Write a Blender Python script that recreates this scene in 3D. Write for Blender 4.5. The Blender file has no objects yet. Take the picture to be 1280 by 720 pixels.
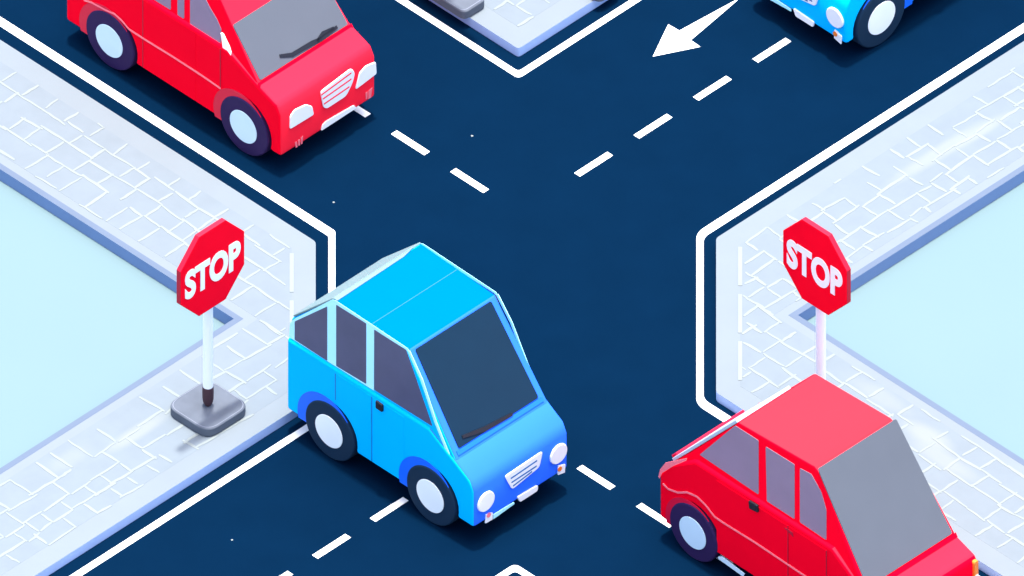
import bpy, bmesh, math, random
from mathutils import Vector, Matrix, Euler
random.seed(7)
R = math.radians
SC = bpy.context.scene
COL = SC.collection
# ---------------------------------------------------------------- survey frame
# the photograph is an axonometric view: x runs down-right, y up-right, 1 m = 100 px
KX, KY, KZ = 70.711, 45.25, 76.84

def at(X, Y, z=0.0):
    """ground point (metres) of a survey pixel at height z"""
    s = (X-640)/KX
    d = (Y-360+KZ*z)/KY
    return Vector(((s+d)/2, (s-d)/2, z))

def on_plane(X, Y, n, c, o):
    """survey pixel -> local point on plane n.p = c, frame origin o"""
    s = (X-640)/KX - (o.x+o.y)
    d = (Y-360)/KY - (o.x-o.y)
    A = Matrix(((1, 1, 0), (1, -1, -KZ/KY), tuple(n)))
    return A.inverted() @ Vector((s, d, c))

# ---------------------------------------------------------------- materials
def lin(h):
    h = h.lstrip('#')
    out = []
    for i in (0, 2, 4):
        c = int(h[i:i+2], 16)/255
        out.append(c/12.92 if c <= .04045 else ((c+.055)/1.055)**2.4)
    return tuple(out)

def mat(name, col, rough=.55, var=.06, scale=3.0, spec=.3, coat=0.0, metal=0.0, bump=0.0, bscale=60):
    m = bpy.data.materials.new(name); m.use_nodes = True
    nt = m.node_tree; b = nt.nodes['Principled BSDF']
    if isinstance(col, str): col = lin(col)
    b.inputs['Roughness'].default_value = rough
    b.inputs['Specular IOR Level'].default_value = spec
    b.inputs['Coat Weight'].default_value = coat
    b.inputs['Metallic'].default_value = metal
    tc = nt.nodes.new('ShaderNodeTexCoord')
    no = nt.nodes.new('ShaderNodeTexNoise'); no.inputs['Scale'].default_value = scale
    no.inputs['Detail'].default_value = 5
    nt.links.new(tc.outputs['Object'], no.inputs['Vector'])
    mp = nt.nodes.new('ShaderNodeMapRange')
    mp.inputs['From Min'].default_value = .3; mp.inputs['From Max'].default_value = .7
    mp.inputs['To Min'].default_value = 1-var; mp.inputs['To Max'].default_value = 1+var
    nt.links.new(no.outputs['Fac'], mp.inputs['Value'])
    vm = nt.nodes.new('ShaderNodeVectorMath'); vm.operation = 'SCALE'
    vm.inputs[0].default_value = col
    nt.links.new(mp.outputs['Result'], vm.inputs['Scale'])
    nt.links.new(vm.outputs['Vector'], b.inputs['Base Color'])
    if bump:
        n2 = nt.nodes.new('ShaderNodeTexNoise'); n2.inputs['Scale'].default_value = bscale
        nt.links.new(tc.outputs['Object'], n2.inputs['Vector'])
        bp = nt.nodes.new('ShaderNodeBump'); bp.inputs['Strength'].default_value = bump
        bp.inputs['Distance'].default_value = .01
        nt.links.new(n2.outputs['Fac'], bp.inputs['Height'])
        nt.links.new(bp.outputs['Normal'], b.inputs['Normal'])
    return m

M = {}
M['road']    = mat('asphalt',        (.0009, .0094, .0272), 1.0, .05, 1.5, spec=.0)
M['paint']   = mat('road_paint',     (.80, .80, .76), .7, .01)
M['lot']     = mat('courtyard',      (.119, .181, .193), .9, .01, .5, spec=.05)
M['walk']    = mat('sidewalk_stone', (.148, .175, .191), .85, .02, 2.2, spec=.1)
M['pave']    = mat('paving_stone',   (.139, .167, .186), .85, .03, 4.0, spec=.1)
M['kerb']    = mat('kerb_stone',     (.32, .44, .68), .85, .03, 2.0, spec=.1)
M['coping']  = mat('coping_stone',   (.090, .118, .165), .85, .03, 2.0, spec=.1)
M['wall']    = mat('wall_stone',     (.135, .21, .36), .85, .03, 2.0, spec=.1)
M['joint']   = mat('pale_joint',     (.185, .212, .206), .8, .03, spec=.1)
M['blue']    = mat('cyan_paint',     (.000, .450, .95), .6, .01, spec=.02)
M['blue_roof'] = mat('blue_roof_dimmed', (.000, .112, .74), .6, .01, spec=.0)  # side blue darkened to offset the top light on the roof
M['blue_front'] = mat('blue_front_shading', (.026, .150, .90), .6, .01, spec=.01)  # side blue retoned for forward faces, their shading put into the colour
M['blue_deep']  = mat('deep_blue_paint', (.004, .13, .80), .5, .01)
M['ice']     = mat('pale_cyan_trim_and_highlight', (.42, .86, .90), .45, .01)
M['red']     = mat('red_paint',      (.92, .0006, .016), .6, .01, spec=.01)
M['red_front'] = mat('red_lit',  (.92, .016, .038), .6, .01, spec=.02)  # side red lightened where faces catch more light, put into the colour
M['red_roof'] = mat('red_roof_lit', (.90, .021, .034), .6, .01, spec=.02)  # side red lightened for the roof, top light put into the colour
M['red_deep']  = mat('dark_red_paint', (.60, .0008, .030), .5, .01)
M['pink']    = mat('pink_highlight',      (.90, .17, .20), .5, .01)
M['glass_b'] = mat('dark_tinted_glass', (.004, .020, .042), .5, .04, 2, spec=.1)
M['glass_bs']= mat('grey_tinted_glass', (.080, .082, .14), .4, .10, 2, spec=.2)
M['glass_r'] = mat('pale_grey_glass', (.080, .090, .108), .4, .03, 2, spec=.2)
M['glass_rs']= mat('mauve_grey_glass', (.22, .155, .215), .4, .05, 2, spec=.2)
M['tyre_b']  = mat('blue_black_rubber', (.004, .022, .048), .8, .05, spec=.2)
M['tyre_r']  = mat('purple_black_rubber', (.020, .008, .055), .8, .08, spec=.2)
M['hub_b']   = mat('white_hub',      (.84, .88, .84), .5, .02)
M['hub_r']   = mat('pale_blue_hub',  (.55, .70, .76), .5, .02)
M['white']   = mat('white_enamel',   (.85, .86, .84), .5, .01)
M['black']   = mat('black_plastic',  (.005, .006, .012), .5, .05)
M['roof_seam'] = mat('roof_seam_cyan', (.02, .17, .30), .6, .01)
M['ice_dim'] = mat('frosted_cyan_trim', (.13, .215, .225), .5, .01)
M['chrome_ish'] = mat('light_grey_trim', (.36, .42, .47), .5, .02)
M['seam_b']  = mat('blue_seam',      (.0, .14, .38), .6, .02)
M['seam_r']  = mat('red_seam',       (.40, .0, .02), .6, .02)
M['orange']  = mat('orange_lens',    (.85, .20, .02), .4, .02)
M['rose']    = mat('rose_lens',      (.85, .20, .25), .4, .02)
M['sign_red']= mat('sign_red',       (.90, .0010, .016), .6, .02, spec=.02)
M['sign_edge']= mat('sign_edge_red', (.42, .005, .025), .5, .02, spec=.2)
M['base']    = mat('grey_rubber_base', (.086, .100, .122), .8, .10, 5, spec=.15)
M['base_rim']= mat('pale_rim',       (.16, .18, .22), .8, .05)
M['brown']   = mat('brown_sleeve',   (.055, .024, .030), .7, .08)

def smears(m, spots):
    """soft chalky white wear patches on the paving at fixed places"""
    nt = m.node_tree; b = nt.nodes['Principled BSDF']
    src = b.inputs['Base Color'].links[0].from_socket
    tc = nt.nodes.new('ShaderNodeTexCoord')
    for (p, rot, la, lb, s) in spots:
        mp = nt.nodes.new('ShaderNodeMapping'); mp.vector_type = 'TEXTURE'
        mp.inputs['Location'].default_value = (p.x, p.y, .14)
        mp.inputs['Rotation'].default_value = (0, 0, rot)
        mp.inputs['Scale'].default_value = (la, lb, 1)
        nt.links.new(tc.outputs['Object'], mp.inputs['Vector'])
        le = nt.nodes.new('ShaderNodeVectorMath'); le.operation = 'LENGTH'
        nt.links.new(mp.outputs['Vector'], le.inputs[0])
        mr = nt.nodes.new('ShaderNodeMapRange'); mr.interpolation_type = 'SMOOTHSTEP'
        mr.inputs['From Min'].default_value = 1.0; mr.inputs['From Max'].default_value = .25
        mr.inputs['To Min'].default_value = 0; mr.inputs['To Max'].default_value = s
        nt.links.new(le.outputs['Value'], mr.inputs['Value'])
        mx = nt.nodes.new('ShaderNodeMix'); mx.data_type = 'RGBA'
        nt.links.new(mr.outputs['Result'], mx.inputs['Factor'])
        nt.links.new(src, mx.inputs[6])
        mx.inputs[7].default_value = (.178, .200, .196, 1)
        src = mx.outputs[2]
    nt.links.new(src, b.inputs['Base Color'])
SP = [(at(172, 540, .14), R(90), .75, .16, .9), (at(1175, 190, .14), R(90), 1.2, .16, .8), (at(1225, 165, .14), R(90), .7, .12, .8),
      (at(1160, 545, .14), R(0), .55, .22, .9), (at(1180, 575, .14), R(0), .8, .2, .7), (at(1100, 495, .14), R(0), .7, .2, .5),
      (at(85, 575, .14), R(90), .5, .2, .4)]
smears(M['pave'], SP); smears(M['walk'], SP)

# ---------------------------------------------------------------- mesh helpers
def link(name, bm, mats, parent=None, smooth=False, loc=(0, 0, 0)):
    bm.normal_update()
    me = bpy.data.meshes.new(name); bm.to_mesh(me); bm.free()
    if not isinstance(mats, (list, tuple)): mats = [mats]
    for m in mats: me.materials.append(M[m] if isinstance(m, str) else m)
    if smooth:
        for p in me.polygons: p.use_smooth = True
    o = bpy.data.objects.new(name, me); COL.objects.link(o); o.location = loc
    if parent is not None: o.parent = parent
    return o

def bevel(o, w, seg=2, ang=35):
    b = o.modifiers.new('bevel', 'BEVEL'); b.width = w; b.segments = seg
    b.limit_method = 'ANGLE'; b.angle_limit = R(ang)
    for p in o.data.polygons: p.use_smooth = True
    b.harden_normals = True
    return o

def structure(o):
    o['kind'] = 'structure'; return o

def prism(bm, pts, n, t, mi=0, mside=None):
    """solid of a planar polygon pts (3D), thickness t along n (pts are the back face)"""
    n = Vector(n).normalized()
    pts = [Vector(p) for p in pts]
    # orient
    nn = Vector((0, 0, 0))
    for i in range(len(pts)):
        a, b = pts[i], pts[(i+1) % len(pts)]; nn += a.cross(b)
    if nn.dot(n) < 0: pts = pts[::-1]
    a = [bm.verts.new(p) for p in pts]; b = [bm.verts.new(p+n*t) for p in pts]
    f = bm.faces.new(b); f.material_index = mi
    f = bm.faces.new(a[::-1]); f.material_index = mi
    for i in range(len(pts)):
        j = (i+1) % len(pts)
        f = bm.faces.new((a[i], a[j], b[j], b[i])); f.material_index = mi if mside is None else mside

def slab(name, pts, z0, z1, mats, parent=None, mside=None):
    bm = bmesh.new()
    prism(bm, [Vector((p[0], p[1], z0)) for p in pts], (0, 0, 1), z1-z0, 0, mside)
    return link(name, bm, mats, parent)

def rounded(pts, r, seg=4):
    """round the corners of a planar polygon of 3D (or 2D) vectors"""
    out = []; n = len(pts); pts = [Vector(p) for p in pts]
    for i in range(n):
        p, a, b = pts[i], pts[i-1], pts[(i+1) % n]
        rr = r[i] if isinstance(r, (list, tuple)) else r
        u, v = (a-p), (b-p)
        rr = min(rr, u.length*.48, v.length*.48)
        if rr < 1e-5: out.append(p); continue
        u.normalize(); v.normalize()
        for k in range(seg+1):
            t = k/seg
            out.append(p + u*rr*(1-t)**2 + v*rr*t**2)
    return out

def cyl(bm, c, axis, r, h, seg=40, mi=0, r2=None):
    axis = Vector(axis).normalized()
    up = Vector((0, 0, 1)) if abs(axis.z) < .9 else Vector((1, 0, 0))
    e1 = axis.cross(up).normalized(); e2 = axis.cross(e1)
    r2 = r if r2 is None else r2
    A = [bm.verts.new(Vector(c)+(e1*math.cos(2*math.pi*k/seg)+e2*math.sin(2*math.pi*k/seg))*r) for k in range(seg)]
    B = [bm.verts.new(Vector(c)+axis*h+(e1*math.cos(2*math.pi*k/seg)+e2*math.sin(2*math.pi*k/seg))*r2) for k in range(seg)]
    fs = [bm.faces.new(A[::-1]), bm.faces.new(B)]
    for k in range(seg):
        fs.append(bm.faces.new((A[k], A[(k+1) % seg], B[(k+1) % seg], B[k])))
    for f in fs: f.material_index = mi
    bmesh.ops.recalc_face_normals(bm, faces=fs)

def strip(bm, pts, n, w, t, taper=False):
    """thin ribbon solid following 3D points on a plane of normal n"""
    n = Vector(n).normalized(); L, Rr = [], []
    N = len(pts)
    for i, p in enumerate(pts):
        a = pts[max(i-1, 0)]; b = pts[min(i+1, N-1)]
        d = (b-a).normalized(); s = d.cross(n).normalized()
        ww = w/2*(.62+.38*math.sin(math.pi*(i+.001)/(N-1+.002)) if taper else 1)
        L.append(p+s*ww); Rr.append(p-s*ww)
    prism(bm, L+Rr[::-1], n, t)

def thing(name, label, cat, loc, rz=0, group=None):
    o = bpy.data.objects.new(name, None); COL.objects.link(o)
    o.location = loc; o.rotation_euler = (0, 0, rz); o.empty_display_size = .3
    o['label'] = label; o['category'] = cat
    if group: o['group'] = group
    return o

# ---------------------------------------------------------------- the setting
KERB = .14; LOT = -.04; FAR = 60.0
def corner_from(Xc, Yc, z): p = at(Xc, Yc, z); return Vector((p.x, p.y))
# island corners (outer corner of the kerb top), inner corner, outward signs, chamfer
def island(C, I, sx, sy, cham, tag):
    C = Vector((C.x, C.y)); I = Vector((I.x, I.y))
    if cham > 0:
        o1 = Vector((C.x, C.y+sy*cham)); o2 = Vector((C.x+sx*cham, C.y))
        outer = rounded([o1, o2], 0)
        outer = [o1, o2]
    else:
        outer = [C]
    farY = C.y+sy*FAR; farX = C.x+sx*FAR
    cp = .085
    # sidewalk body (outer ring without the coping)
    Ic = Vector((I.x-sx*cp, I.y-sy*cp))
    pts = [Vector((C.x, farY))]+outer+[Vector((farX, C.y)), Vector((farX, Ic.y)), Ic, Vector((Ic.x, farY))]
    pts3 = rounded([Vector((p.x, p.y, 0)) for p in pts], [0]+[.05]*len(outer)+[0]*4, 5)
    bm = bmesh.new(); prism(bm, [Vector((p.x, p.y, -.08)) for p in pts3], (0, 0, 1), KERB+.08, 0, 1)
    # paving field, set a few millimetres proud, part of the same surface
    m_out, m_in = .30, .13
    def off(v, k): return v
    if cham > 0:
        # offset polygon
        q = m_out
        cc = cham + q*(2-math.sqrt(2)) - q*0 
        P = [Vector((C.x+sx*q, C.y+sy*(cc-q+q))), Vector((C.x+sx*(cc), C.y+sy*q))]
        P[0] = Vector((C.x+sx*q, C.y+sy*(cham+q*(math.sqrt(2)-1)*1.0+.0)))
        P[1] = Vector((C.x+sx*(cham+q*(math.sqrt(2)-1)), C.y+sy*q))
    else:
        P = [Vector((C.x+sx*m_out, C.y+sy*m_out))]
    Ii = Vector((Ic.x-sx*m_in, Ic.y-sy*m_in))
    f = [Vector((C.x+sx*m_out, farY))]+P+[Vector((farX, C.y+sy*m_out)), Vector((farX, Ii.y)), Ii, Vector((Ii.x, farY))]
    prism(bm, [Vector((p.x, p.y, KERB-.02)) for p in f], (0, 0, 1), .0212, 2)
    # pale broken joints of the irregular paving
    rnd = random.Random(tag)
    def ok(x, y):
        if (x-C.x)*sx < m_out-.01 or (y-C.y)*sy < m_out-.01: return False
        if cham > 0 and (x-C.x)*sx+(y-C.y)*sy < cham+q*(math.sqrt(2)-1)+q+.02: return False
        if (x-Ii.x)*sx > .01 and (y-Ii.y)*sy > .01: return False
        return True
    z = KERB+.0025
    def seg(x0, y0, x1, y1, w=None):
        n = 4; w = w or rnd.uniform(.030, .048)
        pp = []
        for k in range(n+1):
            t = k/n
            x = x0+(x1-x0)*t+rnd.uniform(-.007, .007); y = y0+(y1-y0)*t+rnd.uniform(-.007, .007)
            if not ok(x, y): 
                if len(pp) >= 2: break
                pp = []; continue
            pp.append(Vector((x, y, z-.001)))
        if len(pp) < 2: return
        nf = len(bm.faces)
        strip(bm, pp, (0, 0, 1), w, .0025+rnd.random()*.0012, True)
        bm.faces.ensure_lookup_table()
        for ff in bm.faces[nf:]: ff.material_index = 3
    depth = abs(Ii.y-(C.y+sy*m_out)); REACH = 12.0
    for arm in (0, 1):
        # u along the arm, v across it (from the kerb)
        rows = [0]
        while rows[-1] < depth-.15: rows.append(rows[-1]+rnd.uniform(.23, .33))
        rows[-1] = depth
        def W(u, v):
            if arm == 0: return (C.x+sx*u, C.y+sy*(m_out+v))
            return (C.x+sx*(m_out+v), C.y+sy*u)
        for ri in range(len(rows)):
            v = rows[ri]; u = (0.0 if arm == 0 else depth+m_out)
            while u < REACH:
                l = rnd.uniform(.24, .52)
                edge = ri in (0, len(rows)-1)
                if rnd.random() < (.5 if edge else .88):
                    dv = rnd.uniform(-.035, .035)
                    e = rnd.uniform(-.03, .05)
                    x0, y0 = W(u-e, v+dv); x1, y1 = W(u+l+e, v+dv+rnd.uniform(-.03, .03))
                    seg(x0, y0, x1, y1)
                if ri < len(rows)-1 and rnd.random() < .86:
                    x0, y0 = W(u, v+rnd.uniform(-.02, .03)); x1, y1 = W(u+rnd.uniform(-.02, .02), rows[ri+1]-rnd.uniform(-.03, .035))
                    seg(x0, y0, x1, y1)
                u += l
    if cham > 0:   # the straight joint that follows the cut corner
        a, b = P[0], P[1]
        for k in range(3):
            p0 = a.lerp(b, k/3+.02); p1 = a.lerp(b, (k+1)/3-.04)
            nf = len(bm.faces); strip(bm, [Vector((p0.x, p0.y, z)), Vector((p1.x, p1.y, z))], (0, 0, 1), .05, .0045)
            bm.faces.ensure_lookup_table()
            for ff in bm.faces[nf:]: ff.material_index = 3
    structure(link('sidewalk', bm, ['walk', 'kerb', 'pave', 'joint']))
    # coping along the sunken courtyard
    cpts = [Vector((Ic.x, farY)), Ic, Vector((farX, Ic.y)), Vector((farX, I.y)), I, Vector((I.x, farY))]
    bm = bmesh.new(); prism(bm, [Vector((p.x, p.y, LOT-.04)) for p in cpts], (0, 0, 1), KERB-LOT+.042, 0, 1)
    structure(link('coping', bm, ['coping', 'wall']))

cl = corner_from(545.4, 398.5, KERB); cr = corner_from(744.4, 394.0, KERB)
ct = corner_from(648.0, 61.0, KERB);  cb = corner_from(643.5, 725.0, KERB)
chL = (545.4-394.6)/KX   # the corner is cut along the line of sight
chR = (895.2-744.4)/KX
WID = 1.79
island(cl, cl+Vector((-WID, -WID)), -1, -1, chL, 11)
island(cr, cr+Vector((WID, WID)), 1, 1, chR, 23)
island(ct, ct+Vector((-WID, WID)), -1, 1, 0, 35)
island(cb, cb+Vector((WID, -WID)), 1, -1, 0, 47)

# ground everywhere, the pale courtyard level
bm = bmesh.new()
prism(bm, [Vector((x, y, LOT-.3)) for x, y in ((-300, -300), (300, -300), (300, 300), (-300, 300))], (0, 0, 1), .3)
structure(link('courtyard_ground', bm, 'lot'))
# the road: one star-shaped sheet between the four kerbs
i = .25
pts = [(cl.x-FAR, cl.y-i), (cl.x-i-chL*.5, cl.y-i-chL*.5), (cl.x-i, cl.y-FAR),
       (cb.x+i, cl.y-FAR), (cb.x+i, cb.y-i), (cr.x+FAR, cb.y-i),
       (cr.x+FAR, cr.y+i), (cr.x+i+chR*.5, cr.y+i+chR*.5), (cr.x+i, cr.y+FAR),
       (ct.x-i, cr.y+FAR), (ct.x-i, ct.y+i), (cl.x-FAR, ct.y+i)]
bm = bmesh.new(); prism(bm, [Vector((x, y, -.036)) for x, y in pts], (0, 0, 1), .036)
bm.normal_update()
bmesh.ops.triangulate(bm, faces=[f for f in bm.faces if len(f.verts) > 4])
structure(link('road', bm, 'road'))

# painted edge lines
def V2(X, Y): return at(X, Y, 0)
def edge(outer, inner, signs, r):
    """outer/inner: corner points; line runs out FAR metres along both arms"""
    sx, sy = signs
    o = [outer[0]+Vector((0, sy*FAR, 0))]+outer+[outer[-1]+Vector((sx*FAR, 0, 0))]
    n = [inner[0]+Vector((0, sy*FAR, 0))]+inner+[inner[-1]+Vector((sx*FAR, 0, 0))]
    o = rounded(o, [0]+[r]*len(outer)+[0], 5); n = rounded(n, [0]+[r*.7]*len(inner)+[0], 5)
    bm = bmesh.new(); prism(bm, [Vector((p.x, p.y, .001)) for p in o+n[::-1]], (0, 0, 1), .003)
    structure(link('edge_line', bm, 'paint'))
edge([V2(419, 517), V2(419, 289)], [V2(410.5, 513), V2(410.5, 295.5)], (-1, -1), .03)
edge([V2(870.5, 291), V2(870.5, 506)], [V2(879.5, 297), V2(879.5, 499.5)], (1, 1), .13)
def off2(p, a, b): return p+Vector((a, b, 0))
pt = V2(648, 98.6); wt = .102
edge([pt], [off2(pt, -wt, wt)], (-1, 1), .08)
# (top island: arms run -x and +y ; bottom island: +x and -y)
pb = V2(643.7, 704.6)
edge([pb], [off2(pb, wt, -wt)], (1, -1), .09)

# dashes of the two centre lines on each arm
def dash(c, along, n0=1):
    L, Wd = .585, .10
    bm = bmesh.new()
    dx, dy = (L/2, Wd/2) if along == 'x' else (Wd/2, L/2)
    prism(bm, [Vector((c.x+a*dx, c.y+b*dy, .001)) for a, b in ((-1, -1), (1, -1), (1, 1), (-1, 1))], (0, 0, 1), .003)
    structure(link('centre_line_dash', bm, 'paint'))
c0 = at(742, 205.5)
for k in range(16): dash(c0+Vector((0, k*1.05, 0)), 'y')
c0 = at(587, 226)
for k in range(12): dash(c0+Vector((-k*1.045, 0, 0)), 'x')
c0 = at(745, 597)
for k in range(12): dash(c0+Vector((k*1.05, 0, 0)), 'x')
c0 = at(486.5, 637)
for k in range(12): dash(c0+Vector((0, -k*1.02, 0)), 'y')
# arrow
bm = bmesh.new()
ar = [(816, 70.8), (835.3, 30.5), (849.3, 38.4), (921, -.5), (921.8, .6), (863.6, 50.3), (875.5, 58.6)]
prism(bm, [at(X, Y, .001) for X, Y in ar], (0, 0, 1), .003)
structure(link('direction_arrow', bm, 'paint'))
# chipped paint specks on the asphalt
bm = bmesh.new()
for X, Y, s in ((590, 170, .018), (417, 253, .016), (290, 675, .016)):
    c = at(X, Y, .001)
    prism(bm, [c+Vector((s*math.cos(a), s*math.sin(a), 0)) for a in (0, 1.2, 2.3, 3.6, 5)], (0, 0, 1), .003)
structure(link('paint_specks', bm, 'joint'))

# ---------------------------------------------------------------- stop signs
def octagon(hw, hh, cut=.414):
    a, b = hw*cut, hh*cut
    return [(-a, hh), (a, hh), (hw, b), (hw, -b), (a, -hh), (-a, -hh), (-hw, -b), (-hw, b)]

def text_mesh(body, size, ext, xs=1.0):
    cu = bpy.data.curves.new('lettering', 'FONT'); cu.body = body; cu.size = size
    cu.align_x = 'CENTER'; cu.align_y = 'CENTER'; cu.extrude = ext; cu.offset = size*.045; cu.resolution_u = 6
    cu.space_character = 1.02
    tmp = bpy.data.objects.new('tmp', cu); COL.objects.link(tmp)
    dg = bpy.context.evaluated_depsgraph_get()
    me = bpy.data.meshes.new_from_object(tmp.evaluated_get(dg))
    bpy.data.objects.remove(tmp); bpy.data.curves.remove(cu)
    for v in me.vertices: v.co.x *= xs
    return me

def stop_sign(label, loc, rz, group, slabsize=(.38, .38), cr=.13, dy=.035):
    """local: plate faces +x, lettering runs along +y"""
    t = thing('stop_sign', label, 'stop sign', loc, rz, group)
    a, b = slabsize
    foot = rounded([Vector((-a, -b, 0)), Vector((a, -b, 0)), Vector((a, b, 0)), Vector((-a, b, 0))], cr*1.5, 8)
    bm = bmesh.new(); prism(bm, foot, (0, 0, 1), .135)
    base = bevel(link('base', bm, 'base', t), .022, 3)
    bm = bmesh.new()
    ring = [p*1 for p in foot]; nR = len(ring)
    for k in range(nR):     # pale worn rim on the base's upper edge
        p, q = ring[k], ring[(k+1) % nR]
        if (p-q).length < 1e-4: continue
        for_ = []
        s0, s1 = .945, .925
        v = [Vector((p.x*s0, p.y*s0, .1345)), Vector((q.x*s0, q.y*s0, .1345)), Vector((q.x*s1, q.y*s1, .1345)), Vector((p.x*s1, p.y*s1, .1345))]
        prism(bm, v, (0, 0, 1), .003)
    link('rim', bm, 'base_rim', base)
    bm = bmesh.new(); cyl(bm, (0, 0, .40), (0, 0, 1), .064, 2.35, 28)
    bevel(link('pole', bm, 'white', t), .006, 2)
    bm = bmesh.new()
    prof = [(.130, .030), (.155, .046), (.19, .062), (.25, .071), (.36, .073), (.42, .071), (.44, .066)]
    for (z0, r0), (z1, r1) in zip(prof, prof[1:]): cyl(bm, (0, 0, z0), (0, 0, 1), r0, z1-z0, 28, 0, r1)
    bmesh.ops.remove_doubles(bm, verts=bm.verts, dist=1e-4)
    link('sleeve', bm, 'brown', t)
    bm = bmesh.new(); zc = 2.475
    oc = octagon(.565, .645)
    prism(bm, [Vector((.065, y+dy, z+zc)) for y, z in oc], (1, 0, 0), .075, 0, 1)
    pl = bevel(link('plate', bm, ['sign_red', 'sign_edge'], t), .008, 2)
    me = text_mesh('STOP', .50, .004, .80)
    # stretch to the plate
    xs = [v.co.x for v in me.vertices]; ys = [v.co.y for v in me.vertices]
    w = max(xs)-min(xs); h = max(ys)-min(ys); cx = (max(xs)+min(xs))/2; cy = (max(ys)+min(ys))/2
    for v in me.vertices:
        x, y, z = v.co
        v.co = Vector((.1445+z, (x-cx)/w*.98+dy, (y-cy)/h*.46+zc-.02))
    me.materials.clear(); me.materials.append(M['white'])
    o = bpy.data.objects.new('lettering', me); COL.objects.link(o); o.parent = pl
    return t
g = 'stop signs at the crossing corners'
p = at(260, 516.5, KERB+.003)
stop_sign('red octagonal STOP sign on white pole, whole grey base visible on the left pavement', p, 0, g, dy=-.06)
p = at(1026, 516.5, KERB+.003)
t2 = stop_sign('red octagonal STOP sign on the right pavement, its pole foot hidden behind the red car', p, R(-90), g)
# at the far corner only the feet of the street furniture reach the picture
p = at(559, -5, KERB+.003)
stop_sign('long grey sign base cut by the top edge of the picture, on the far pavement', (p.x, p.y, p.z), R(-90), g, (.20, .50), .06)

# small second block on the far corner
p = at(751, -11, KERB+.003)
t = thing('kerb_block', 'small grey rounded block at the top edge, on the right-hand kerb of the far pavement', 'block', (p.x, p.y, p.z))
bm = bmesh.new()
prism(bm, rounded([Vector((-.17, -.2, 0)), Vector((.17, -.2, 0)), Vector((.17, .2, 0)), Vector((-.17, .2, 0))], .12, 6), (0, 0, 1), .15)
bevel(link('body', bm, 'base', t), .02, 3)
bm = bmesh.new(); cyl(bm, (0, 0, .15), (0, 0, 1), .05, .05, 20)
link('cap', bm, 'black', t)

# ---------------------------------------------------------------- cars
def arch(cx, cz, r, z0, n=18):
    """arc points from right to left (front to rear) starting/ending on z0"""
    a0 = math.asin(max(-1, min(1, (z0-cz)/r)))
    return [(cx+r*math.cos(a0+(math.pi-2*a0)*k/n), cz+r*math.sin(a0+(math.pi-2*a0)*k/n)) for k in range(n+1)]

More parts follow.
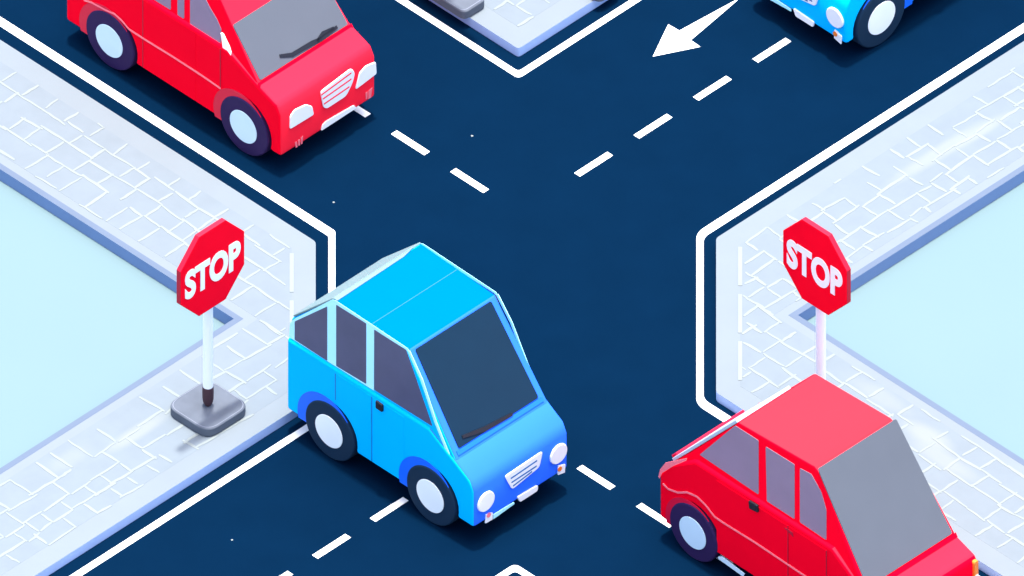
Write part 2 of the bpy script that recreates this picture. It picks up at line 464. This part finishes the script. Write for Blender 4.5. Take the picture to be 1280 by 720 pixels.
def make_car(name, label, S):
    """S: spec. local x = length, y = 0 (south-west side) .. W, z up. origin = ground, corner"""
    O = Vector((S['O'].x, S['O'].y, 0)); W = S['W']; L = S['L']
    ctr = Vector((L/2, W/2, 0))
    t = thing(name, label, 'car', O+ctr, 0, 'cars at the crossing')
    sh = -ctr
    def fin(nm, bm, mt, parent=t, bev=None, seg=2, smooth=False):
        bmesh.ops.translate(bm, verts=bm.verts, vec=sh)
        o = link(nm, bm, mt, parent, smooth)
        if bev: bevel(o, bev, seg)
        return o
    Z0 = S['sill']
    # --- body: side profile with wheel arches, extruded across the width
    prof = [(L, Z0)] + S['front'] + S['top'] + S['rear'] + [(0, Z0)]
    up = [Vector((x, 0, z)) for x, z in prof]
    low = []
    for wx, r in sorted(S['wheels']):   # rear to front
        wr = r+.02
        a = arch(wx, r, wr, Z0)
        low += a[::-1]
    outline = [(x, z) for x, z in prof] + low
    # orientation: prof goes front-bottom -> top -> rear -> rear-bottom, then the sill forward
    bm = bmesh.new()
    A = [bm.verts.new((x, 0, z)) for x, z in outline]
    B = [bm.verts.new((x, W, z)) for x, z in outline]
    n = len(outline)
    bm.faces.new(A); bm.faces.new(B[::-1])
    nl = len(prof)
    for k in range(n):
        j = (k+1) % n
        f = bm.faces.new((A[k], A[j], B[j], B[k]))
        if k >= nl-1 and abs(outline[k][1]-Z0)+abs(outline[j][1]-Z0) > 1e-4: f.material_index = 1
    bmesh.ops.recalc_face_normals(bm, faces=bm.faces)
    for f in bm.faces:
        if f.material_index == 0:
            fc = f.calc_center_median()
            if S['nose'] > 0 and f.normal.x > .25: f.material_index = 2  # faces chosen by direction get a tone with light in the colour
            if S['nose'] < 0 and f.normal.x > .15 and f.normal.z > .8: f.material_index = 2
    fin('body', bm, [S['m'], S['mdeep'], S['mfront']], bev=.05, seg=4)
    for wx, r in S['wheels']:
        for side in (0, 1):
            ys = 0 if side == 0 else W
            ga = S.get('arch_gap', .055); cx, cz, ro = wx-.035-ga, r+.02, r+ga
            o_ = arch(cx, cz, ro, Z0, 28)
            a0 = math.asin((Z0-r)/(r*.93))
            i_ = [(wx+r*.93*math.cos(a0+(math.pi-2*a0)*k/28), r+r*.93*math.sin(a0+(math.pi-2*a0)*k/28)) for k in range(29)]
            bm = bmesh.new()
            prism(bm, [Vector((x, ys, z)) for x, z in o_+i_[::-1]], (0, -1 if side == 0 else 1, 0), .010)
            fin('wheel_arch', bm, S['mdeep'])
    # underbody floor between the wheels
    bm = bmesh.new()
    prism(bm, [Vector((x, y, Z0-.03)) for x, y in ((.12, .22), (L-.12, .22), (L-.12, W-.22), (.12, W-.22))], (0, 0, 1), .12)
    fin('underbody', bm, 'black', bev=.02)
    # --- cabin
    zr, kk, zb = S['cab_ref']
    def ins(z): return zr+kk*(z-zb)
    cab = S['cabin']
    bm = bmesh.new()
    A = [bm.verts.new((x, ins(z), z)) for x, z in cab]; B = [bm.verts.new((x, W-ins(z), z)) for x, z in cab]
    bm.faces.new(A); bm.faces.new(B[::-1])
    for k in range(len(cab)):
        j = (k+1) % len(cab); bm.faces.new((A[k], A[j], B[j], B[k]))
    bmesh.ops.recalc_face_normals(bm, faces=bm.faces)
    for f in bm.faces:
        if f.normal.z > .8: f.material_index = 1  # upward and forward faces get tones adjusted for their light
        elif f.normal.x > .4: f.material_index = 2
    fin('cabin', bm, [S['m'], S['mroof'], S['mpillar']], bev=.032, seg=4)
    # --- helpers on the planes
    ln = math.sqrt(1+kk*kk); nL = Vector((0, -1, kk))/ln   # outward of the near side
    def side_px(X, Y, off=0.0):
        # y - kk*z = zr - kk*zb - off
        return on_plane(X, Y, Vector((0, 1, -kk)), zr-kk*zb-off, O)
    def body_px(X, Y, off=0.0):
        return on_plane(X, Y, Vector((0, 1, 0)), -off, O)
    def mirror(pts): return [Vector((p.x, W-p.y, p.z)) for p in pts]
    def both(nm, pts, nrm, th, mt, parent=t, bev=None, rd=0, lab=None):
        out = []
        pts = rounded(pts, rd) if rd else pts
        for side in (0, 1):
            q = pts if side == 0 else mirror(pts)
            nn = Vector(nrm) if side == 0 else Vector((nrm[0], -nrm[1], nrm[2]))
            bm = bmesh.new(); prism(bm, q, nn, th)
            out.append(fin(nm, bm, mt, parent, bev))
        return out
    # frame panel under the side windows
    if 'frame' in S:
        both('window_frame', [side_px(*p) for p in S['frame']], nL, .004, S['mframe'])
    for w_ in S['windows']:
        both('side_window', [side_px(*p) for p in w_], nL, .007, S['mside'], rd=S.get('wrd', .03))
    if 'pillar' in S:
        for side in (0, 1):
            bm = bmesh.new(); q = [side_px(*p) for p in S['pillar']]
            nn = nL if side == 0 else Vector((0, -nL.y, nL.z))
            strip(bm, q if side == 0 else mirror(q), nn, .045, .009)
            fin('pillar_highlight', bm, S['mframe'])  # pale strip that paints a highlight down the pillar
    # --- windscreen on the sloping end (+x)
    (xa, za), (xb, zb2) = S['slope']      # base, top of the +x slope
    d = Vector((xb-xa, 0, zb2-za)); nS = Vector((-d.z, 0, d.x)); 
    if nS.x < 0: nS = -nS
    nS.normalize()
    cS = nS.dot(Vector((xa, 0, za)))
    q = [on_plane(X, Y, nS, cS, O) for X, Y in S['screen']]
    # make it symmetric across the width
    m0 = min(p.y for p in q[:1]+q[3:]); 
    bl, br, tr, tl = q
    yb = (bl.y+(W-br.y))/2; yt = (tl.y+(W-tr.y))/2
    q = [Vector((bl.x, yb, bl.z)), Vector((bl.x, W-yb, bl.z)), Vector((tl.x, W-yt, tl.z)), Vector((tl.x, yt, tl.z))]
    bm = bmesh.new(); prism(bm, rounded(q, .03), nS, .014)
    scr = fin('windscreen' if S['nose'] > 0 else 'rear_window', bm, S['mscreen'])
    # cowl strip at the foot of the screen
    u = (q[0]-q[3]).normalized()
    bm = bmesh.new()
    prism(bm, [q[0]+u*.015-Vector((0, .05, 0)), q[1]+u*.015+Vector((0, .05, 0)), q[1]+u*.075+Vector((0, .05, 0)), q[0]+u*.075-Vector((0, .05, 0))], nS, .012)
    fin('cowl', bm, S['mcowl'])
    if 'wiper' in S:
        bm = bmesh.new()
        for wp in S['wiper']:
            strip(bm, [on_plane(X, Y, nS, cS+.016, O) for X, Y in wp], nS, .062, .012, True)
        fin('wiper', bm, 'black', scr)
    # --- the other sloping end (-x)
    (xa, za), (xb, zb2) = S['slope2']
    d = Vector((xb-xa, 0, zb2-za)); nB = Vector((-d.z, 0, d.x)).normalized()
    if nB.x > 0: nB = -nB
    A_ = Vector((xa, 0, za)); B_ = Vector((xb, 0, zb2))
    p0 = A_.lerp(B_, .06); p1 = A_.lerp(B_, .99)
    e = S.get('sl_in', .06)
    ef = S.get('sl_far', e)
    q = [Vector((p0.x, ins(p0.z)+e, p0.z)), Vector((p0.x, W-ins(p0.z)-ef, p0.z)), Vector((p1.x, W-ins(p1.z)-ef, p1.z)), Vector((p1.x, ins(p1.z)+e, p1.z))]
    bm = bmesh.new(); prism(bm, q, nB, S['sl_th'])
    fin('rear_window' if S['nose'] > 0 else 'windscreen', bm, S['mback'], bev=.008)
    # roof edge trim
    if 'roof_trim' in S:
        bm = bmesh.new(); q = []
        for (x, w) in S['roof_trim']:
            c0_, c1_ = S['roofline']
            z = c0_[1]+(c1_[1]-c0_[1])*(x-c0_[0])/(c1_[0]-c0_[0])
            q.append(Vector((x, w, z)))
        rn = Vector((-(c1_[1]-c0_[1]), 0, c1_[0]-c0_[0])).normalized()
        prism(bm, q, rn, .012); fin('roof_trim', bm, S['mback'], bev=.004)
    if 'roof_seam' in S:
        c0_, c1_ = S['roofline']; x = S['roof_seam']
        z = c0_[1]+(c1_[1]-c0_[1])*(x-c0_[0])/(c1_[0]-c0_[0])
        bm = bmesh.new(); strip(bm, [Vector((x, ins(z)+.03, z)), Vector((x, W-ins(z)-.03, z))], (0, 0, 1), .008, .004)
        fin('roof_seam', bm, 'roof_seam')
    # --- doors: thin plates with seams, handle
    for dr in S['doors']:
        x0, x1, z0, z1 = dr[:4]
        plates = both('door', [Vector((x0, 0, z0)), Vector((x1, 0, z0)), Vector((x1, 0, z1)), Vector((x0, 0, z1))], (0, -1, 0), .004, S['m'])
        for side, pl in enumerate(plates):
            bm = bmesh.new()
            for xx in dr[5]:
                q = [Vector((xx, -.004, z0)), Vector((xx, -.004, z1))]
                strip(bm, q if side == 0 else mirror(q), (0, -1 if side == 0 else 1, 0), .013, .003)
            fin('seam', bm, S['mseam'], pl)
            if dr[4]:
                q = rounded([body_px(X, Y, .004) for X, Y in dr[4]], .02)
                if side: q = mirror(q)
                bm = bmesh.new(); prism(bm, q, (0, -1 if side == 0 else 1, 0), .03)
                fin('handle', bm, 'black', pl, .006)
    # --- crease line
    if 'crease' in S:
        for side in (0, 1):
            q = [body_px(X, Y, .005) for X, Y in S['crease']]
            if side: q = mirror(q)
            bm = bmesh.new(); strip(bm, q, (0, -1 if side == 0 else 1, 0), .026, .008)
            fin('side_moulding', bm, 'pink')
    # --- front face fittings
    nx = Vector((1, 0, 0))
    def fpx(X, Y, off=0.0): return on_plane(X, Y, nx, L+off, O)
    for nm, poly, mt, rd, th in S.get('face', []):
        bm = bmesh.new(); prism(bm, rounded([fpx(*p) for p in poly], rd, 6), nx, th)
        fin(nm, bm, mt, bev=.005)
    for c_, r_ in S.get('lamps', []):
        c = fpx(*c_)
        bm = bmesh.new(); cyl(bm, (L-.02, c.y, c.z), (1, 0, 0), r_, .05, 36)
        fin('headlight', bm, 'white', bev=.012)
    if 'grille' in S:
        bm = bmesh.new(); prism(bm, rounded([fpx(*p) for p in S['grille']], .05, 6), nx, .02)
        gr = fin('grille', bm, 'white', bev=.006)
        bm = bmesh.new()
        for a, b in S['slits']:
            strip(bm, [fpx(*a, .02), fpx(*b, .02)], nx, .022, .003)
        fin('slot', bm, S['mslit'], gr)
    for nm, poly, mt in S.get('sidebits', []):
        both(nm, [side_px(*p) for p in poly], nL, .03, mt, bev=.006)
    # --- wheels
    for wx, r in S['wheels']:
        for side in (0, 1):
            y0 = .0 if side == 0 else W
            s = -1 if side == 0 else 1
            w = bpy.data.objects.new('wheel', None)
            bm = bmesh.new(); cyl(bm, (wx, y0-s*.20, r), (0, s, 0), r, .225, 56)
            ty = fin('wheel', bm, S['mtyre'], bev=.025, seg=3)
            bpy.data.objects.remove(w)
            bm = bmesh.new(); cyl(bm, (wx, y0+s*.020, r), (0, s, 0), r*.555, .014, 44)
            fin('hub', bm, S['mhub'], ty, .004)
    # door mirrors and such
    for fn in S.get('extra', []): fn(t, fin, side_px, body_px, both, nL, W, L, ins)
    return t

# ---- blue car in the middle (nose to the lower right)
def zz(ox, oy, s): return lambda x, y: (ox+x/s, oy+y/s)
a = zz(340, 290, 3.2); b = zz(340, 480, 3.2)
Lb = 3.31; Wb = 1.67
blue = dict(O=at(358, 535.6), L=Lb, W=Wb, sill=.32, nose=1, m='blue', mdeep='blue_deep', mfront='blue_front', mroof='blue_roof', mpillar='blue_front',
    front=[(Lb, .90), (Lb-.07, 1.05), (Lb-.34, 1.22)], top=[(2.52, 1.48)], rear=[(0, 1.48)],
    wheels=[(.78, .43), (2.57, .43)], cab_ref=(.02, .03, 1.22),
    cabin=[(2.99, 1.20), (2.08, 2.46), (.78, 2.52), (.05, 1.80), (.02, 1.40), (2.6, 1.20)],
    frame=[(361.5, 421), (363, 403), (369, 398), (415, 374.5), (419, 375), (510, 435.5), (513, 441), (468, 411.5), (467.5, 488)],
    windows=[[a(92, 357), a(222, 297), a(222, 515), a(92, 430)],
             [a(258, 290), a(378, 365), a(378, 607), a(258, 535)],
             [a(410, 390), a(537, 470), b(642, 168), a(410, 630)]], wrd=.015,
    pillar=[a(548, 475), a(600, 590), b(655, 150), b(722, 318)],
    screen=[b(740, 262), b(1055, 50), a(892, 262), a(590, 458)],
    slope=((2.99, 1.20), (2.08, 2.46)), slope2=((.05, 1.80), (.78, 2.52)), sl_th=.025, sl_in=.0,
    wiper=[[b(760, 212), b(850, 180), b(960, 120)]],
    roofline=((.78, 2.52), (2.08, 2.46)), roof_trim=[(.765, .07), (.83, .07), (.81, Wb-.4), (.77, Wb-.2)], roof_seam=1.43,
    doors=[(.87, 1.50, .98, 1.41, None, (.87,)), (1.515, 2.08, .36, 1.41, [b(420, 62), b(447, 82), b(447, 110), b(420, 92)], (1.515,))],
    mframe='ice', mside='glass_bs', mscreen='glass_b', mcowl='blue_deep', mback='ice_dim', mseam='seam_b', mtyre='tyre_b', mhub='hub_b', mslit='seam_b',
    lamps=[(b(853, 468), .145), (b(1143, 277), .145)],
    grille=[b(928, 368), b(1080, 266), b(1066, 330), b(957, 420)],
    slits=[(b(955, 378), b(1060, 306)), (b(958, 394), b(1058, 328)), (b(964, 408), b(1040, 350))],
    face=[('number_plate', [b(977, 450), b(1060, 401), b(1058, 424), b(987, 470)], 'white', .03, .025),
          ('bumper_trim', [b(884, 520), b(966, 470), b(968, 478), b(882, 540)], 'ice', .01, .015),
          ('indicator', [b(853, 520), b(880, 512), b(878, 540), b(850, 556)], 'white', .01, .02),
          ('indicator', [b(1142, 325), b(1170, 318), b(1168, 352), b(1140, 362)], 'white', .01, .02)],
    )
def blue_lens(t, fin, side_px, body_px, both, nL, W, L, ins):
    for (y, z, m_) in ((.245, .41, 'rose'), (1.50, .42, 'orange')):
        bm = bmesh.new(); cyl(bm, (L+.019, y, z), (1, 0, 0), .035, .01, 20)
        fin('lens', bm, m_)
blue['extra'] = [blue_lens]
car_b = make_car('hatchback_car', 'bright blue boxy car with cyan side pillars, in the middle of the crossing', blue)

# ---- second blue car at the top right, nose to the lower left
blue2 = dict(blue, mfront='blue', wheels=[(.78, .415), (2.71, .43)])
car_c = make_car('hatchback_car', 'bright blue car cut off by the top edge, beside the white arrow', blue2)
wc = at(1100, 21, .43)      # wheel centre on the plane of the lower-right side
lx, ly = 2.71-Lb/2, Wb/2    # a quarter turn takes (x, y) to (y, -x)
car_c.rotation_euler = (0, 0, R(-90))
car_c.location = (wc.x-ly, wc.y+lx, 0)

# ---- red car at the top left, nose to the lower right
c = zz(60, 0, 2.902); d = zz(80, 0, 5.536); e = zz(350, 80, 6.0)
Lr = 3.80; Wr = 1.68
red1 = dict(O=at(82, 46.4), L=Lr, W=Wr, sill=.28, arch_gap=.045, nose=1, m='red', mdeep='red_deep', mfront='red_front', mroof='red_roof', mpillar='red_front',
    front=[(Lr, .94), (Lr-.07, 1.08), (Lr-.40, 1.21)], top=[(2.85, 1.47)], rear=[(0, 1.47)],
    wheels=[(.80, .425), (3.17, .425)], ashift=.05, cab_ref=(.02, .09, 1.22),
    cabin=[(3.40, 1.20), (2.45, 2.33), (.85, 2.36), (.10, 1.75), (.03, 1.40), (2.9, 1.20)],
    windows=[[(213.7, -38), (213.7, 12.3), (150, -27), (150, -55), (180, -66)],
             [(221.8, -42), (230.8, -36), (230.5, 23.5), (222.3, 18.5)],
             [(238, -28), (246, -24), (262, 8), (272, 25), (277, 37), (276, 55), (238, 31.6)]], wrd=.02,
    screen=[(328.8, 98.2), (438, 27), (404, -42), (297, 27)],
    slope=((3.40, 1.20), (2.45, 2.33)), slope2=((.10, 1.75), (.85, 2.36)), sl_th=.02, sl_in=.08,
    wiper=[[(349.5, 70), (365, 68.5), (390, 54), (401, 49), (421, 33.5)], [(396, 52), (404, 42), (417, 35)]],
    roofline=((.85, 2.36), (2.45, 2.33)),
    doors=[(1.35, 2.30, .32, 1.43, None, (1.37,)), (2.32, 2.74, .32, 1.43, None, (2.74,))],
    mside='glass_rs', mscreen='glass_r', mcowl='red', mback='glass_r', mseam='seam_r', mtyre='tyre_r', mhub='hub_r', mslit='red_front',
    crease=[d(140, 0), d(190, 15), d(290, 68), d(350, 95), d(400, 140), d(450, 200), d(560, 272), d(760, 395), d(960, 525), d(1085, 612)],
    grille=[e(298, 205), e(530, 28), e(556, 60), e(540, 130), e(490, 235), e(345, 330), e(320, 322)],
    slits=[(e(310, 232), e(535, 66)), (e(322, 262), e(535, 112)), (e(330, 300), e(520, 170))],
    face=[('headlight', [e(68, 485), e(70, 390), e(105, 340), e(190, 300), e(235, 312), e(247, 375)], 'white', .03, .02),
          ('headlight', [e(560, 188), e(590, 65), e(640, 10), e(712, -20), e(718, 68)], 'white', .03, .02),
          ('number_plate', [e(302, 498), e(312, 455), e(345, 422), e(550, 304), e(566, 326)], 'white', .02, .02),
          ('vent', [e(110, 585), e(124, 580), e(130, 620), e(116, 628)], 'pink', 0, .008),
          ('vent', [e(132, 570), e(147, 562), e(150, 605), e(137, 614)], 'pink', 0, .008),
          ('vent', [e(154, 552), e(172, 534), e(166, 596), e(156, 602)], 'pink', 0, .008),
          ('vent', [e(640, 215), e(655, 205), e(652, 258), e(642, 265)], 'pink', .003, .008),
          ('vent', [e(662, 200), e(690, 175), e(680, 250), e(660, 262)], 'pink', .003, .008)],
    sidebits=[('door_mirror', [d(1093, 222), d(1108, 232), d(1150, 320), d(1180, 420), d(1160, 410), d(1110, 335)], 'white')])
car_r = make_car('hatchback_car', 'red car with white grille and black wiper, upper left beside the pavement', red1)

# ---- red car at the bottom right, tail to the lower right
f = zz(800, 450, 2.667); h = zz(800, 520, 4.5)
L2 = 4.0; W2 = 1.64
def red2_tail(t, fin, side_px, body_px, both, nL, W, L, ins):
    for y in (.02, W-.10):
        bm = bmesh.new()
        prism(bm, rounded([Vector((L-.03, y, .66)), Vector((L-.03, y+.08, .66)), Vector((L-.03, y+.08, 1.02)), Vector((L-.03, y, 1.02))], .035, 5), (1, 0, 0), .06)
        tl = fin('tail_light', bm, 'orange', bev=.012)
        bm = bmesh.new(); prism(bm, [Vector((L+.029, y+.012, .68)), Vector((L+.029, y+.068, .68)), Vector((L+.029, y+.068, .80)), Vector((L+.029, y+.012, .80))], (1, 0, 0), .008)
        fin('lens', bm, 'white', tl)
    # nose highlight, put on as a thin pink panel at the leading edge, sill trim
    q = [body_px(*h(*p), .003) for p in ((105, 340), (115, 298), (145, 262), (265, 236), (262, 250), (190, 280), (125, 320), (112, 350))]
    both('nose_highlight', q, (0, -1, 0), .006, 'pink')
    dS = Vector((1.10, 0, 1.26)).normalized(); nn = Vector((-dS.z, 0, dS.x))
    b0 = Vector((.16, 0, 1.24))
    q = [b0+dS*.02+Vector((0, .10, 0)), b0+dS*.02+Vector((0, 1.30, 0)), b0+dS*.14+Vector((0, 1.30, 0)), b0+dS*.14+Vector((0, .10, 0))]
    bm = bmesh.new(); prism(bm, [p+nn*.03 for p in q], nn, .05)
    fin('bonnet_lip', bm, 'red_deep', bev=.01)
    q = [body_px(*f(*p), .003) for p in ((262, 655), (275, 655), (350, 712), (345, 722), (262, 662))]
    both('sill_trim', q, (0, -1, 0), .006, 'hub_r')
    both('badge', [body_px(*f(*p), .004) for p in ((480, 558), (492, 562), (510, 575), (512, 590), (500, 578))], (0, -1, 0), .005, 'seam_r')
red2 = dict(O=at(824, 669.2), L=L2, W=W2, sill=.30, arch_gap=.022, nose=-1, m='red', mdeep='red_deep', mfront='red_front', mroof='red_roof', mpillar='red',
    front=[(L2, .98), (L2-.04, 1.06)], top=[(3.655, 1.17), (3.05, 1.58)], rear=[(.62, 1.58), (.18, 1.26), (.0, 1.02)],
    wheels=[(.62, .42), (3.30, .42)], ashift=-.02, cab_ref=(.02, .09, 1.22),
    cabin=[(3.66, 1.15), (2.72, 2.50), (2.60, 2.57), (1.26, 2.50), (.16, 1.24), (.5, 1.10)],
    windows=[[f(200, 315), f(318, 218), f(396, 268), f(396, 448)],
             [f(420, 288), f(516, 348), f(516, 530), f(424, 470)],
             [f(534, 360), f(572, 380), f(605, 440), f(622, 500), f(622, 600), f(534, 540)]], wrd=.02,
    screen=[(1080, 737), (1188, 672), (1117, 523), (1020, 587)],
    slope=((3.66, 1.15), (2.72, 2.50)), slope2=((.16, 1.24), (1.26, 2.50)), sl_th=.045, sl_in=.0, sl_far=.42,
    roofline=((1.26, 2.50), (2.60, 2.57)), 
    doors=[(1.02, 2.28, .34, 1.50, [h(618, 470), h(668, 500), h(672, 540), h(622, 515)], (2.28,)), (2.30, 2.96, .34, 1.50, None, (2.96,))],
    mside='glass_rs', mscreen='glass_r', mcowl='red', mback='chrome_ish', mseam='seam_r', mtyre='tyre_r', mhub='hub_r', mslit='red_front',
    crease=[h(130, 380), h(160, 410), h(215, 430), h(265, 428), h(320, 452), h(370, 500), h(420, 565), h(470, 600), h(650, 712), h(900, 880), h(1200, 1075)],
    extra=[red2_tail])
car_r2 = make_car('hatchback_car', 'red car at the lower right showing its tail, with large grey rear window', red2)

# ---------------------------------------------------------------- light
W_ = bpy.data.worlds.new('World'); SC.world = W_; W_.use_nodes = True
nt = W_.node_tree; bg = nt.nodes['Background']
sky = nt.nodes.new('ShaderNodeTexSky'); sky.sky_type = 'NISHITA'; sky.sun_disc = False
EL = 85.0
az_dir = Vector((-1, 1, 0)).normalized()        # the sun leans from beyond the crossing
sky.sun_elevation = R(EL); sky.sun_rotation = -math.atan2(az_dir.x, az_dir.y)
sky.air_density = .6; sky.dust_density = 3.0; sky.ozone_density = 1.0
nt.links.new(sky.outputs['Color'], bg.inputs['Color']); bg.inputs['Strength'].default_value = .15
sl = bpy.data.lights.new('sun', 'SUN'); sl.energy = 1.6; sl.angle = R(2.5); sl.color = (1, .97, .92)
so = bpy.data.objects.new('sun', sl); COL.objects.link(so)
dirv = -(az_dir*math.cos(R(EL))+Vector((0, 0, math.sin(R(EL)))))
so.rotation_euler = dirv.to_track_quat('-Z', 'Y').to_euler(); so.location = (0, 0, 20)

# ---------------------------------------------------------------- camera
cam = bpy.data.cameras.new('camera'); cam.type = 'ORTHO'; cam.ortho_scale = 12.8
cam.clip_start = .1; cam.clip_end = 1000
co = bpy.data.objects.new('camera', cam); COL.objects.link(co)
e_ = math.asin(KY/KX)
v = Vector((math.cos(e_)/math.sqrt(2), -math.cos(e_)/math.sqrt(2), math.sin(e_)))
co.location = v*60
co.rotation_euler = (-v).to_track_quat('-Z', 'Y').to_euler()
SC.camera = co
SC.render.engine = 'CYCLES'
SC.view_settings.view_transform = 'Standard'; SC.view_settings.look = 'None'
SC.view_settings.exposure = 2.2; SC.view_settings.gamma = 1
